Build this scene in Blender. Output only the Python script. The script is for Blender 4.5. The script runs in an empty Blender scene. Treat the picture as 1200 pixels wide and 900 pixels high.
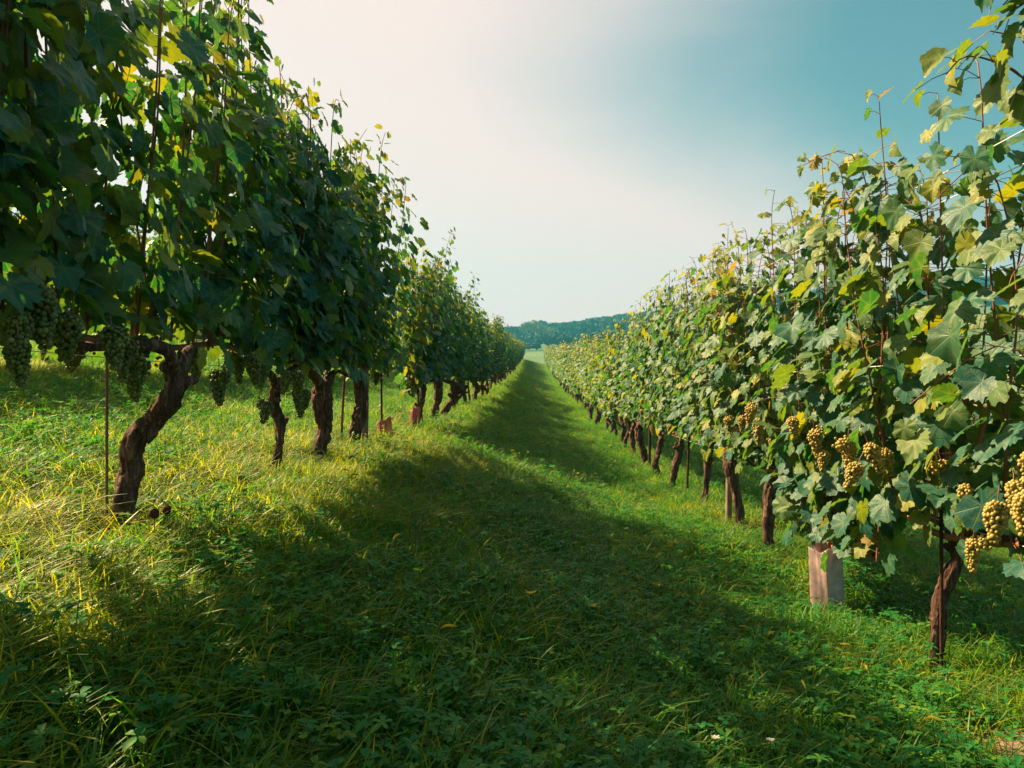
import bpy, math, random
import numpy as np
R = math.radians
rng = np.random.default_rng(7)
random.seed(7)
scene = bpy.context.scene
col = scene.collection
# ---------------------------------------------------------------- camera
CAMZ = 1.08
cd = bpy.data.cameras.new('camera'); cam = bpy.data.objects.new('camera', cd); col.objects.link(cam)
cam.location = (0, 0, CAMZ)
cam.rotation_euler = (R(90 + 0.78), 0, R(1.63))
cd.sensor_width = 36; cd.lens = 26.4; cd.clip_start = 0.05; cd.clip_end = 3000
scene.camera = cam
# ---------------------------------------------------------------- light
SUN_AZ, SUN_EL = 62.0, 43.0            # degrees left of the row direction, height
world = bpy.data.worlds.new('World'); scene.world = world; world.use_nodes = True
sdir = (-math.sin(R(SUN_AZ))*math.cos(R(SUN_EL)), math.cos(R(SUN_AZ))*math.cos(R(SUN_EL)), math.sin(R(SUN_EL)))
SKY_STRENGTH = 0.05; SUN_STRENGTH = 4.2; HAZE = 0.0009
def build_world():
    nt = world.node_tree; N = nt.nodes; L = nt.links; N.clear()
    out = N.new('ShaderNodeOutputWorld'); bg = N.new('ShaderNodeBackground'); L.new(bg.outputs[0], out.inputs[0])
    bg.inputs[1].default_value = SKY_STRENGTH
    sky = N.new('ShaderNodeTexSky'); sky.sky_type = 'NISHITA'; sky.sun_disc = False
    sky.sun_elevation = R(SUN_EL); sky.sun_rotation = R(-SUN_AZ)
    sky.air_density = 1.0; sky.dust_density = 1.2; sky.ozone_density = 1.0
    tint = N.new('ShaderNodeMix'); tint.data_type = 'RGBA'; tint.blend_type = 'MULTIPLY'; tint.inputs[0].default_value = 1
    L.new(sky.outputs[0], tint.inputs[6]); tint.inputs[7].default_value = (0.52, 0.72, 0.54, 1)
    # thin veil of bright cloud round the sun
    geo = N.new('ShaderNodeTexCoord')
    nrm = N.new('ShaderNodeVectorMath'); nrm.operation = 'NORMALIZE'; L.new(geo.outputs['Generated'], nrm.inputs[0])
    dot = N.new('ShaderNodeVectorMath'); dot.operation = 'DOT_PRODUCT'; L.new(nrm.outputs[0], dot.inputs[0]); dot.inputs[1].default_value = sdir
    noi = N.new('ShaderNodeTexNoise'); noi.inputs['Scale'].default_value = 3.0; noi.inputs['Detail'].default_value = 8; noi.inputs['Roughness'].default_value = .55; noi.inputs['Distortion'].default_value = .5
    mp = N.new('ShaderNodeMapping'); mp.inputs['Scale'].default_value = (1, 1, 2.6); L.new(nrm.outputs[0], mp.inputs[0]); L.new(mp.outputs[0], noi.inputs['Vector'])
    m1 = N.new('ShaderNodeMath'); m1.operation = 'MULTIPLY_ADD'; L.new(noi.outputs[0], m1.inputs[0]); m1.inputs[1].default_value = 0.13; m1.inputs[2].default_value = -0.065
    add = N.new('ShaderNodeMath'); add.operation = 'ADD'; L.new(dot.outputs['Value'], add.inputs[0]); L.new(m1.outputs[0], add.inputs[1])
    sep = N.new('ShaderNodeSeparateXYZ'); L.new(nrm.outputs[0], sep.inputs[0])
    hz = N.new('ShaderNodeMapRange'); hz.inputs['From Min'].default_value = 0.42; hz.inputs['From Max'].default_value = 0.02
    hz.inputs['To Min'].default_value = 0; hz.inputs['To Max'].default_value = 0.62; hz.interpolation_type = 'SMOOTHSTEP'; L.new(sep.outputs[2], hz.inputs[0])
    add2 = N.new('ShaderNodeMath'); add2.operation = 'ADD'; L.new(add.outputs[0], add2.inputs[0]); L.new(hz.outputs[0], add2.inputs[1])
    mr = N.new('ShaderNodeMapRange'); mr.interpolation_type = 'SMOOTHSTEP'; mr.inputs['From Min'].default_value = 0.34; mr.inputs['From Max'].default_value = 0.70
    L.new(add2.outputs[0], mr.inputs[0])
    mix = N.new('ShaderNodeMix'); mix.data_type = 'RGBA'; L.new(mr.outputs[0], mix.inputs[0]); L.new(tint.outputs[2], mix.inputs[6])
    mix.inputs[7].default_value = (5.5, 4.12, 3.85, 1)
    L.new(mix.outputs[2], bg.inputs[0])
build_world()
sl = bpy.data.lights.new('sun', 'SUN'); sl.energy = SUN_STRENGTH; sl.angle = R(1.0); sl.color = (1.0, 0.74, 0.40)
so = bpy.data.objects.new('sun', sl); col.objects.link(so)
from mathutils import Vector, Matrix
so.rotation_euler = Vector(sdir).to_track_quat('Z', 'Y').to_euler(); so.location = (-20, 15, 30)
vs = scene.view_settings; vs.view_transform = 'Standard'; vs.look = 'None'; vs.exposure = 1.95; vs.gamma = 1.0; vs.use_curve_mapping = False
cy = scene.cycles; cy.max_bounces = 6; cy.transparent_max_bounces = 8; cy.transmission_bounces = 4; cy.diffuse_bounces = 4; cy.glossy_bounces = 2
cy.volume_bounces = 0; cy.sample_clamp_indirect = 4; cy.use_denoising = True

# ---------------------------------------------------------------- helpers
def tag(o, label=None, cat=None, group=None, kind=None):
    if label: o['label'] = label
    if cat: o['category'] = cat
    if group: o['group'] = group
    if kind: o['kind'] = kind
    return o
def mk_mesh(name, V, T, mat, attrs=None, uv=None, smooth=True):
    V = np.asarray(V, np.float32); T = np.asarray(T, np.int32)
    me = bpy.data.meshes.new(name)
    me.vertices.add(len(V)); me.vertices.foreach_set('co', V.ravel())
    k = T.shape[1]
    me.loops.add(T.size); me.loops.foreach_set('vertex_index', T.ravel())
    me.polygons.add(len(T)); me.polygons.foreach_set('loop_start', np.arange(0, T.size, k, dtype=np.int32))
    me.update(calc_edges=True)
    me.polygons.foreach_set('use_smooth', np.full(len(T), smooth))
    for an, av in (attrs or {}).items():
        a = me.attributes.new(an, 'FLOAT', 'POINT'); a.data.foreach_set('value', np.asarray(av, np.float32))
    if uv is not None:
        u = me.uv_layers.new(name='uv'); u.data.foreach_set('uv', np.asarray(uv, np.float32)[T.ravel()].ravel())
    me.materials.append(mat); me.validate()
    return me
def obj(name, me, parent=None, loc=(0, 0, 0)):
    o = bpy.data.objects.new(name, me); col.objects.link(o); o.location = loc
    if parent: o.parent = parent
    return o
def empty(name, loc, rz=0):
    o = bpy.data.objects.new(name, None); o.empty_display_size = .1; col.objects.link(o); o.location = loc; o.rotation_euler = (0, 0, rz); return o
class Geo:
    """collects quad-split triangles with per-vertex values"""
    def __init__(s): s.V = []; s.T = []; s.A = []; s.U = []; s.n = 0
    def add(s, V, T, a=0.0, U=None):
        V = np.asarray(V, float); s.V.append(V); s.T.append(np.asarray(T) + s.n); s.n += len(V)
        s.A.append(np.full(len(V), a) if np.isscalar(a) else np.asarray(a)); s.U.append(np.zeros((len(V), 2)) if U is None else U)
    def mesh(s, name, mat, smooth=True):
        return mk_mesh(name, np.concatenate(s.V), np.concatenate(s.T), mat, {'rnd': np.concatenate(s.A)}, np.concatenate(s.U), smooth)
def tube(G, P, rad, n=8, rough=0.0, a=0.0, r=None, cap=True):
    P = np.asarray(P, float); m = len(P); rad = np.broadcast_to(np.asarray(rad, float), (m,))
    rr = r or rng
    T = np.gradient(P, axis=0); T /= np.linalg.norm(T, axis=1)[:, None] + 1e-9
    ref = np.array([1., 0, 0]) if abs(T[0][0]) < .8 else np.array([0, 1., 0])
    V = []; U = []
    ph = rr.uniform(0, 6.28, 3); L = 0
    for i in range(m):
        if i: L += np.linalg.norm(P[i]-P[i-1])
        b = np.cross(T[i], ref); b /= np.linalg.norm(b); c = np.cross(T[i], b)
        an = np.arange(n)/n*2*math.pi + L*.5*(rough > 0)
        q = rad[i]*(1 + rough*(.5*np.sin(2*an+ph[0]+L*9)+.4*np.sin(3*an+ph[1]+L*21)+.45*np.sin(5*an+ph[2]-L*14)+(.35*np.sin(9*an+ph[0]+L*3) if n > 18 else 0)) + (rr.normal(0, rough*.35, n) if rough else 0))
        V.append(P[i] + q[:, None]*(np.cos(an)[:, None]*b + np.sin(an)[:, None]*c)); U.append(np.stack([an/6.283, np.full(n, L)], 1))
    V = np.concatenate(V); U = np.concatenate(U); t = []
    for i in range(m-1):
        for j in range(n):
            p = i*n+j; q = i*n+(j+1) % n
            t += [(p, q, q+n), (p, q+n, p+n)]
    if cap:
        V = np.concatenate([V, [P[-1] + T[-1]*rad[-1]*.3]]); U = np.concatenate([U, [[.5, L]]])
        t += [((m-1)*n+j, (m-1)*n+(j+1) % n, len(V)-1) for j in range(n)]
    G.add(V, t, a, U)
def smooth_path(P, k):
    P = np.asarray(P, float); t = np.linspace(0, len(P)-1, k); out = []
    Q = np.concatenate([[2*P[0]-P[1]], P, [2*P[-1]-P[-2]]])
    for x in t:
        i = min(int(x), len(P)-2); f = x-i; p0, p1, p2, p3 = Q[i], Q[i+1], Q[i+2], Q[i+3]
        out.append(.5*((2*p1)+(-p0+p2)*f+(2*p0-5*p1+4*p2-p3)*f*f+(-p0+3*p1-3*p2+p3)*f**3))
    return np.array(out)

# ---------------------------------------------------------------- terrain
FX = [(-60, 4.6), (-30, 3.7), (-12, 2.45), (-7.2, 1.75), (-4.3, 1.2), (-2.3, .80), (-1.38, .62), (-.9, .52), (-.3, .34), (.5, .09), (1.1, .0), (1.61, 0), (2.3, -.08), (4.6, -.5), (8, -.95), (20, -2.0), (60, -3.5)]
GY = [(-30, 0), (0, 0), (8, 0.0), (11, .04), (19, .26), (33, .9), (54, 2.05), (80, 3.75), (94, 4.65), (99, 4.75), (104, 4.5), (118, 4.3), (135, 5.8), (150, 7.9), (200, 12.4), (250, 16.8), (300, 21.3), (400, 30.0), (470, 22), (640, 5)]
fxs, fzs = map(np.array, zip(*FX)); gys, gzs = map(np.array, zip(*GY))
def sinterp(x, xs, zs, w):
    return sum(np.interp(x + d*w, xs, zs) for d in (-1, -.5, 0, .5, 1))/5
def ground(x, y):
    x = np.asarray(x, float); y = np.asarray(y, float)
    f = sinterp(x, fxs, fzs, .18); g = sinterp(y, gys, gzs, 1.5 + 0*y)
    w = np.clip((y-96)/60, 0, 1); w = w*w*(3-2*w)
    far = 0.10*np.clip(x, -120, 200) * np.clip((y-150)/250, 0, 1)*1.3
    bump = .018*np.sin(x*3.1+y*1.3)*np.sin(y*2.3-x*1.1) + .012*np.sin(x*6.7-y*4.1+1) + .05*np.sin(x*.4+2)*np.sin(y*.31)*np.clip((y-5)/10, 0, 1)*.5
    dip = -.11*np.exp(-((x-1.6)/.8)**2-((y-4.1)/.75)**2) - .03*np.exp(-((x-1.6)/.8)**2-((y-5.3)/.5)**2)
    return f*(1-w) + g + w*0.2 + far + bump + dip
def gz(x, y): return float(ground(x, y))
def lane(y): return 0.0          # rows are straight
def px(u, v, D): return np.array([(u-625)/880*D, D, CAMZ + (462-v)/880*D])

# ---------------------------------------------------------------- materials
def new_mat(name):
    m = bpy.data.materials.new(name); m.use_nodes = True; nt = m.node_tree
    return m, nt, nt.nodes, nt.links, nt.nodes['Principled BSDF'], nt.nodes['Material Output']
def ramp(N, L, fac, stops, interp='LINEAR'):
    r = N.new('ShaderNodeValToRGB'); r.color_ramp.interpolation = interp
    e = r.color_ramp.elements
    while len(e) < len(stops): e.new(.5)
    for k, (p, c) in enumerate(stops): e[k].position = p; e[k].color = (*c, 1)
    L.new(fac, r.inputs[0]); return r
def leaf_material(name, stops, under, trans, transcol_gain, veins=True, rough=.42, spec=.5, coat=0.0):
    m, nt, N, L, P, O = new_mat(name)
    at = N.new('ShaderNodeAttribute'); at.attribute_name = 'rnd'
    oi = N.new('ShaderNodeObjectInfo')
    ad = N.new('ShaderNodeMath'); ad.operation = 'MULTIPLY_ADD'; L.new(oi.outputs['Random'], ad.inputs[0]); ad.inputs[1].default_value = .12; L.new(at.outputs['Fac'], ad.inputs[2])
    sb = N.new('ShaderNodeMath'); sb.operation = 'SUBTRACT'; L.new(ad.outputs[0], sb.inputs[0]); sb.inputs[1].default_value = .06; sb.use_clamp = True
    rp = ramp(N, L, sb.outputs[0], stops)
    colr = rp.outputs[0]
    tc = N.new('ShaderNodeUVMap')
    if veins:
        sep = N.new('ShaderNodeSeparateXYZ'); L.new(tc.outputs[0], sep.inputs[0])
        def mth(op, a, b=None, c=None, clamp=False):
            n = N.new('ShaderNodeMath'); n.operation = op; n.use_clamp = clamp
            for i, v in enumerate((a, b, c)):
                if v is None: continue
                if isinstance(v, (int, float)): n.inputs[i].default_value = v
                else: L.new(v, n.inputs[i])
            return n.outputs[0]
        ang = mth('ARCTAN2', sep.outputs[0], sep.outputs[1])
        rad = mth('SQRT', mth('ADD', mth('MULTIPLY', sep.outputs[0], sep.outputs[0]), mth('MULTIPLY', sep.outputs[1], sep.outputs[1])))
        s = mth('ABSOLUTE', mth('SINE', mth('MULTIPLY', ang, 3.6)))
        main = mth('SUBTRACT', 1, mth('DIVIDE', mth('MULTIPLY', s, rad), .10), None, True)
        # side veins: chevrons leaving the main ones
        ch = mth('ABSOLUTE', mth('SINE', mth('MULTIPLY', mth('SUBTRACT', rad, mth('MULTIPLY', s, .22)), 19)))
        side = mth('MULTIPLY', mth('SUBTRACT', 1, mth('DIVIDE', ch, .28), None, True), .45)
        vein = mth('MAXIMUM', main, side)
        mx = N.new('ShaderNodeMix'); mx.data_type = 'RGBA'; L.new(mth('MULTIPLY', vein, .26), mx.inputs[0]); L.new(colr, mx.inputs[6]); mx.inputs[7].default_value = (.30, .36, .12, 1)
        colr = mx.outputs[2]
        bp = N.new('ShaderNodeBump'); bp.inputs['Strength'].default_value = .25; bp.inputs['Distance'].default_value = .004
        no = N.new('ShaderNodeTexNoise'); no.inputs['Scale'].default_value = 7; L.new(tc.outputs[0], no.inputs['Vector'])
        hh = mth('SUBTRACT', mth('MULTIPLY', no.outputs[0], 1.4), vein); L.new(hh, bp.inputs['Height']); L.new(bp.outputs[0], P.inputs['Normal'])
        # blotches of wear
        no2 = N.new('ShaderNodeTexNoise'); no2.inputs['Scale'].default_value = 2.5; no2.inputs['Detail'].default_value = 3
        vadd = N.new('ShaderNodeVectorMath'); vadd.operation = 'ADD'; L.new(tc.outputs[0], vadd.inputs[0])
        cmb = N.new('ShaderNodeCombineXYZ'); L.new(mth('MULTIPLY', at.outputs['Fac'], 91), cmb.inputs[2]); L.new(cmb.outputs[0], vadd.inputs[1]); L.new(vadd.outputs[0], no2.inputs['Vector'])
        bl = mth('MULTIPLY', mth('SUBTRACT', no2.outputs[0], .5), 1.6, None, True)
        mx3 = N.new('ShaderNodeMix'); mx3.data_type = 'RGBA'; L.new(bl, mx3.inputs[0]); L.new(colr, mx3.inputs[6]); mx3.inputs[7].default_value = (.22, .24, .05, 1)
        colr = mx3.outputs[2]
    gm = N.new('ShaderNodeNewGeometry')
    mu = N.new('ShaderNodeMix'); mu.data_type = 'RGBA'
    k = N.new('ShaderNodeMath'); k.operation = 'MULTIPLY'; k.inputs[1].default_value = .55; L.new(gm.outputs['Backfacing'], k.inputs[0]); L.new(k.outputs[0], mu.inputs[0])
    L.new(colr, mu.inputs[6]); mu.inputs[7].default_value = (*under, 1)
    L.new(mu.outputs[2], P.inputs['Base Color']); P.inputs['Roughness'].default_value = rough; P.inputs['Specular IOR Level'].default_value = spec
    if coat:
        P.inputs['Sheen Weight'].default_value = coat; P.inputs['Sheen Roughness'].default_value = .5; P.inputs['Sheen Tint'].default_value = (1, .92, .85, 1)
    tr = N.new('ShaderNodeBsdfTranslucent')
    tg = N.new('ShaderNodeMix'); tg.data_type = 'RGBA'; tg.blend_type = 'MULTIPLY'; tg.inputs[0].default_value = 1; L.new(colr, tg.inputs[6]); tg.inputs[7].default_value = (*transcol_gain, 1)
    L.new(tg.outputs[2], tr.inputs[0])
    ms = N.new('ShaderNodeMixShader'); ms.inputs[0].default_value = trans; L.new(P.outputs[0], ms.inputs[1]); L.new(tr.outputs[0], ms.inputs[2]); L.new(ms.outputs[0], O.inputs[0])
    return m
VINE_STOPS = [(0, (.004, .084, .080)), (.34, (.022, .114, .076)), (.60, (.085, .150, .034)), (.82, (.18, .20, .018)), (.96, (.20, .21, .02)), (1, (.20, .13, .03))]
M_leaf = leaf_material('vine_leaf', VINE_STOPS, (.08, .16, .10), .30, (3.2, 2.7, .35), coat=.0, rough=.5, spec=.34)
GRASS_STOPS = [(0, (.020, .14, .026)), (.40, (.080, .20, .022)), (.75, (.22, .26, .022)), (.93, (.26, .25, .03)), (1, (.38, .30, .13))]
M_grass = leaf_material('grass_blade', GRASS_STOPS, (.05, .14, .015), .42, (3.2, 2.6, .5), veins=False, rough=.45, spec=.22)
M_clover = leaf_material('clover_leaf', [(0, (.012, .13, .036)), (.6, (.042, .19, .038)), (1, (.15, .25, .028))], (.03, .12, .02), .35, (2.6, 2.3, .5), veins=False, rough=.5, spec=.12)
M_dry = leaf_material('dry_grass_blade', [(0, (.20, .17, .06)), (.6, (.36, .28, .12)), (1, (.45, .36, .2))], (.3, .25, .12), .3, (1.3, 1.2, .8), veins=False, rough=.6, spec=.2)
M_forest = leaf_material('hazed_forest_leaf', [(0, (.003, .040, .034)), (.6, (.006, .055, .040)), (1, (.02, .08, .04))], (.01, .05, .035), .2, (1.5, 1.5, .7), veins=False, rough=.6, spec=.2)  # teal of the distance haze is put into the leaf colour itself
M_pale = leaf_material('pale_tree_leaf', [(0, (.07, .11, .05)), (1, (.13, .17, .07))], (.1, .14, .08), .2, (1.5, 1.5, .7), veins=False, rough=.6, spec=.2)
M_tall = leaf_material('long_grass_blade', [(0, (.05, .13, .010)), (.35, (.19, .23, .014)), (.7, (.38, .31, .035)), (.93, (.46, .36, .10)), (1, (.45, .34, .14))], (.08, .16, .02), .42, (2.1, 2.25, .4), veins=False, rough=.45, spec=.25)
def bark_material(name, c0, c1, c2, sc=1.0):
    m, nt, N, L, P, O = new_mat(name)
    uv = N.new('ShaderNodeTexCoord'); mp = N.new('ShaderNodeMapping'); mp.inputs['Scale'].default_value = (60*sc, 60*sc, 9*sc); L.new(uv.outputs['Object'], mp.inputs[0])
    n1 = N.new('ShaderNodeTexNoise'); n1.inputs['Scale'].default_value = 1; n1.inputs['Detail'].default_value = 6; n1.inputs['Roughness'].default_value = .65; n1.inputs['Distortion'].default_value = .6; L.new(mp.outputs[0], n1.inputs['Vector'])
    n2 = N.new('ShaderNodeTexNoise'); n2.inputs['Scale'].default_value = 12; n2.inputs['Detail'].default_value = 3; L.new(uv.outputs['Object'], n2.inputs['Vector'])
    rp = ramp(N, L, n1.outputs[0], [(.30, c0), (.52, c1), (.72, c2)])
    mx = N.new('ShaderNodeMix'); mx.data_type = 'RGBA'; mx.blend_type = 'MULTIPLY'; mx.inputs[0].default_value = .6; L.new(rp.outputs[0], mx.inputs[6])
    r2 = ramp(N, L, n2.outputs[0], [(.35, (.55, .5, .45)), (.65, (1.2, 1.15, 1.1))]); L.new(r2.outputs[0], mx.inputs[7]); L.new(mx.outputs[2], P.inputs['Base Color'])
    P.inputs['Roughness'].default_value = .9; P.inputs['Specular IOR Level'].default_value = .2
    b = N.new('ShaderNodeBump'); b.inputs['Strength'].default_value = 1; b.inputs['Distance'].default_value = .012; L.new(n1.outputs[0], b.inputs['Height']); L.new(b.outputs[0], P.inputs['Normal'])
    return m
M_bark = bark_material('vine_bark', (.020, .011, .009), (.115, .062, .048), (.36, .25, .20))
M_treebark = bark_material('tree_bark', (.04, .03, .02), (.10, .07, .05), (.2, .15, .1), .2)
M_post = bark_material('weathered_wood', (.12, .09, .07), (.24, .19, .15), (.38, .31, .25), .8)
M_stake = bark_material('rusty_stake', (.03, .012, .008), (.08, .035, .02), (.15, .07, .04), 2)
def simple(name, c, rough=.5, spec=.5, var=.25, scale=30, metal=0, bump=0, trans=0, sss=0):
    m, nt, N, L, P, O = new_mat(name)
    tc = N.new('ShaderNodeTexCoord'); no = N.new('ShaderNodeTexNoise'); no.inputs['Scale'].default_value = scale; no.inputs['Detail'].default_value = 4; L.new(tc.outputs['Object'], no.inputs['Vector'])
    rp = ramp(N, L, no.outputs[0], [(.3, tuple(v*(1-var) for v in c)), (.7, tuple(min(1, v*(1+var)) for v in c))]); L.new(rp.outputs[0], P.inputs['Base Color'])
    P.inputs['Roughness'].default_value = rough; P.inputs['Specular IOR Level'].default_value = spec; P.inputs['Metallic'].default_value = metal
    if bump:
        b = N.new('ShaderNodeBump'); b.inputs['Strength'].default_value = .6; b.inputs['Distance'].default_value = bump; L.new(no.outputs[0], b.inputs['Height']); L.new(b.outputs[0], P.inputs['Normal'])
    if trans:
        t = N.new('ShaderNodeBsdfTranslucent'); L.new(rp.outputs[0], t.inputs[0]); ms = N.new('ShaderNodeMixShader'); ms.inputs[0].default_value = trans
        L.new(P.outputs[0], ms.inputs[1]); L.new(t.outputs[0], ms.inputs[2]); L.new(ms.outputs[0], O.inputs[0])
    return m
M_shoot = simple('vine_shoot', (.22, .085, .05), .5, .4, .45, 14)
M_wire = simple('galvanised_wire', (.75, .72, .68), .35, .5, .1, 40)
M_guard = simple('plastic_sleeve', (.68, .50, .48), .5, .4, .30, 20, trans=.25, bump=.004)
M_flower = simple('yellow_petals', (.75, .48, .03), .6, .2, .2, 40, trans=.2)
M_seed = simple('brown_seed_head', (.10, .03, .02), .9, .1, .4, 90, bump=.004)
M_white = simple('white_petals', (.7, .66, .62), .6, .2, .1, 40)
def grape_material():
    m, nt, N, L, P, O = new_mat('white_grape')
    at = N.new('ShaderNodeAttribute'); at.attribute_name = 'rnd'
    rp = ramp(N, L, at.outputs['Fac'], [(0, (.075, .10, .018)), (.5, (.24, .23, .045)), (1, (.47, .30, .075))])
    L.new(rp.outputs[0], P.inputs['Base Color']); P.inputs['Roughness'].default_value = .5
    P.inputs['Subsurface Weight'].default_value = 0.6; P.inputs['Subsurface Radius'].default_value = (.012, .009, .003); P.inputs['Subsurface Scale'].default_value = .6
    return m
M_grape = grape_material()
def ground_material():
    m, nt, N, L, P, O = new_mat('meadow_soil')
    tc = N.new('ShaderNodeNewGeometry')
    n1 = N.new('ShaderNodeTexNoise'); n1.inputs['Scale'].default_value = 1.3; n1.inputs['Detail'].default_value = 6; L.new(tc.outputs['Position'], n1.inputs['Vector'])
    n2 = N.new('ShaderNodeTexNoise'); n2.inputs['Scale'].default_value = 14; n2.inputs['Detail'].default_value = 5; n2.inputs['Roughness'].default_value = .7; L.new(tc.outputs['Position'], n2.inputs['Vector'])
    near = ramp(N, L, n2.outputs[0], [(.32, (.030, .028, .012)), (.5, (.045, .062, .016)), (.68, (.085, .095, .022))])
    n3 = N.new('ShaderNodeTexNoise'); n3.inputs['Scale'].default_value = .035; n3.inputs['Detail'].default_value = 3; L.new(tc.outputs['Position'], n3.inputs['Vector'])
    far = ramp(N, L, n3.outputs[0], [(.35, (.05, .12, .05)), (.55, (.09, .16, .07)), (.72, (.16, .18, .09))])
    sp = N.new('ShaderNodeSeparateXYZ'); L.new(tc.outputs['Position'], sp.inputs[0])
    mr = N.new('ShaderNodeMapRange'); mr.inputs['From Min'].default_value = 100; mr.inputs['From Max'].default_value = 112; L.new(sp.outputs[1], mr.inputs[0])
    mx = N.new('ShaderNodeMix'); mx.data_type = 'RGBA'; L.new(mr.outputs[0], mx.inputs[0]); L.new(near.outputs[0], mx.inputs[6]); L.new(far.outputs[0], mx.inputs[7])
    # bare earth at the near right of the lane
    ds = N.new('ShaderNodeVectorMath'); ds.operation = 'DISTANCE'; L.new(tc.outputs['Position'], ds.inputs[0]); ds.inputs[1].default_value = (1.5, 2.3, 0)
    da = N.new('ShaderNodeMath'); da.operation = 'MULTIPLY_ADD'; L.new(n2.outputs[0], da.inputs[0]); da.inputs[1].default_value = .5; L.new(ds.outputs['Value'], da.inputs[2])
    m2 = N.new('ShaderNodeMapRange'); m2.inputs['From Min'].default_value = .62; m2.inputs['From Max'].default_value = .42; L.new(da.outputs[0], m2.inputs[0])
    soil = ramp(N, L, n2.outputs[0], [(.35, (.12, .075, .05)), (.65, (.30, .21, .15))])
    mx2 = N.new('ShaderNodeMix'); mx2.data_type = 'RGBA'; L.new(m2.outputs[0], mx2.inputs[0]); L.new(mx.outputs[2], mx2.inputs[6]); L.new(soil.outputs[0], mx2.inputs[7])
    L.new(mx2.outputs[2], P.inputs['Base Color']); P.inputs['Roughness'].default_value = .95; P.inputs['Specular IOR Level'].default_value = .15
    b = N.new('ShaderNodeBump'); b.inputs['Strength'].default_value = .8; b.inputs['Distance'].default_value = .03; L.new(n2.outputs[0], b.inputs['Height']); L.new(b.outputs[0], P.inputs['Normal'])
    return m
M_ground = ground_material()

# ---------------------------------------------------------------- the ground sheet
def build_ground():
    s = np.linspace(-1, 1, 261); xs = np.sign(s)*(14*np.abs(s) + 300*np.abs(s)**5)
    ys = np.concatenate([np.linspace(-25, -1, 30), np.linspace(-.9, 20, 170), np.linspace(20.3, 110, 190), np.linspace(112, 490, 120)])
    X, Y = np.meshgrid(xs, ys); Z = ground(X, Y)
    V = np.stack([X.ravel(), Y.ravel(), Z.ravel()], 1); nx = len(xs); ny = len(ys)
    i, j = np.meshgrid(np.arange(nx-1), np.arange(ny-1)); p = (j*nx+i).ravel()
    T = np.stack([p, p+1, p+nx+1, p+nx], 1)
    o = obj('ground', mk_mesh('ground', V, T, M_ground)); tag(o, 'grassy vineyard slope running up to a crest and far fields', 'ground', kind='structure')
build_ground()

# ---------------------------------------------------------------- scattering of ground cover (stuff)
def scatter(name, pts, rot, scl, idx, variants, label, cat):
    c = bpy.data.collections.new(name + '_kinds')
    for k, me in enumerate(variants):
        o = bpy.data.objects.new('%s_kind_%02d' % (name, k), me); c.objects.link(o)
    me = bpy.data.meshes.new(name); me.vertices.add(len(pts)); me.vertices.foreach_set('co', np.asarray(pts, np.float32).ravel())
    a = me.attributes.new('rot', 'FLOAT_VECTOR', 'POINT'); a.data.foreach_set('vector', np.asarray(rot, np.float32).ravel())
    a = me.attributes.new('scl', 'FLOAT_VECTOR', 'POINT'); a.data.foreach_set('vector', np.asarray(scl, np.float32).ravel())
    a = me.attributes.new('idx', 'INT', 'POINT'); a.data.foreach_set('value', np.asarray(idx, np.int32))
    me.materials.append(variants[0].materials[0])
    o = obj(name, me); tag(o, label, cat, kind='stuff')
    ng = bpy.data.node_groups.new(name + '_scatter', 'GeometryNodeTree')
    ng.interface.new_socket('Geometry', in_out='INPUT', socket_type='NodeSocketGeometry'); ng.interface.new_socket('Geometry', in_out='OUTPUT', socket_type='NodeSocketGeometry')
    N = ng.nodes; L = ng.links; gi = N.new('NodeGroupInput'); go = N.new('NodeGroupOutput'); ip = N.new('GeometryNodeInstanceOnPoints'); ci = N.new('GeometryNodeCollectionInfo')
    ci.inputs[0].default_value = c; ci.inputs['Separate Children'].default_value = True; ci.inputs['Reset Children'].default_value = True
    L.new(gi.outputs[0], ip.inputs['Points']); L.new(ci.outputs[0], ip.inputs['Instance']); ip.inputs['Pick Instance'].default_value = True
    for nm, ty, sock in (('rot', 'FLOAT_VECTOR', 'Rotation'), ('scl', 'FLOAT_VECTOR', 'Scale'), ('idx', 'INT', 'Instance Index')):
        n = N.new('GeometryNodeInputNamedAttribute'); n.data_type = ty; n.inputs[0].default_value = nm
        L.new(n.outputs[0], ip.inputs[sock])
    L.new(ip.outputs[0], go.inputs[0])
    md = o.modifiers.new('scatter', 'NODES'); md.node_group = ng
    return o
def blades(n, hmin, hmax, spread, width, arch, lean, seg=4, cbase=0, cvar=1, r=None):
    r = r or rng
    G = Geo()
    base = r.normal(0, spread, (n, 2)); h = r.uniform(hmin, hmax, n); az = r.uniform(0, 2*math.pi, n); w = width*r.uniform(.6, 1.4, n)
    ln = r.uniform(0, lean, n); ar = arch*r.uniform(.2, 1.3, n); c = np.clip(cbase + cvar*r.beta(2, 2.5, n), 0, 1)
    for i in range(n):
        t = np.linspace(0, 1, seg+1); d = np.array([math.cos(az[i]), math.sin(az[i])]); s = np.array([-d[1], d[0]])
        out = h[i]*(ln[i]*t + ar[i]*t*t*.8); z = h[i]*(t - .45*ar[i]*t**2.6)
        ww = w[i]*(1-t**2.2)*.5 + .0003; tw = r.uniform(-.8, .8)
        A = np.stack([base[i, 0]+d[0]*out, base[i, 1]+d[1]*out, z-.01], 1)
        S = np.stack([s[0]*np.cos(tw*t)+d[0]*np.sin(tw*t), s[1]*np.cos(tw*t)+d[1]*np.sin(tw*t), 0*t], 1)
        V = np.concatenate([A - S*ww[:, None], A + S*ww[:, None] + [0, 0, .0006]])
        k = seg+1; T = []
        for j in range(seg): T += [(j, j+k, j+k+1), (j, j+k+1, j+1)]
        G.add(V, T, c[i])
    return G
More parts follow.
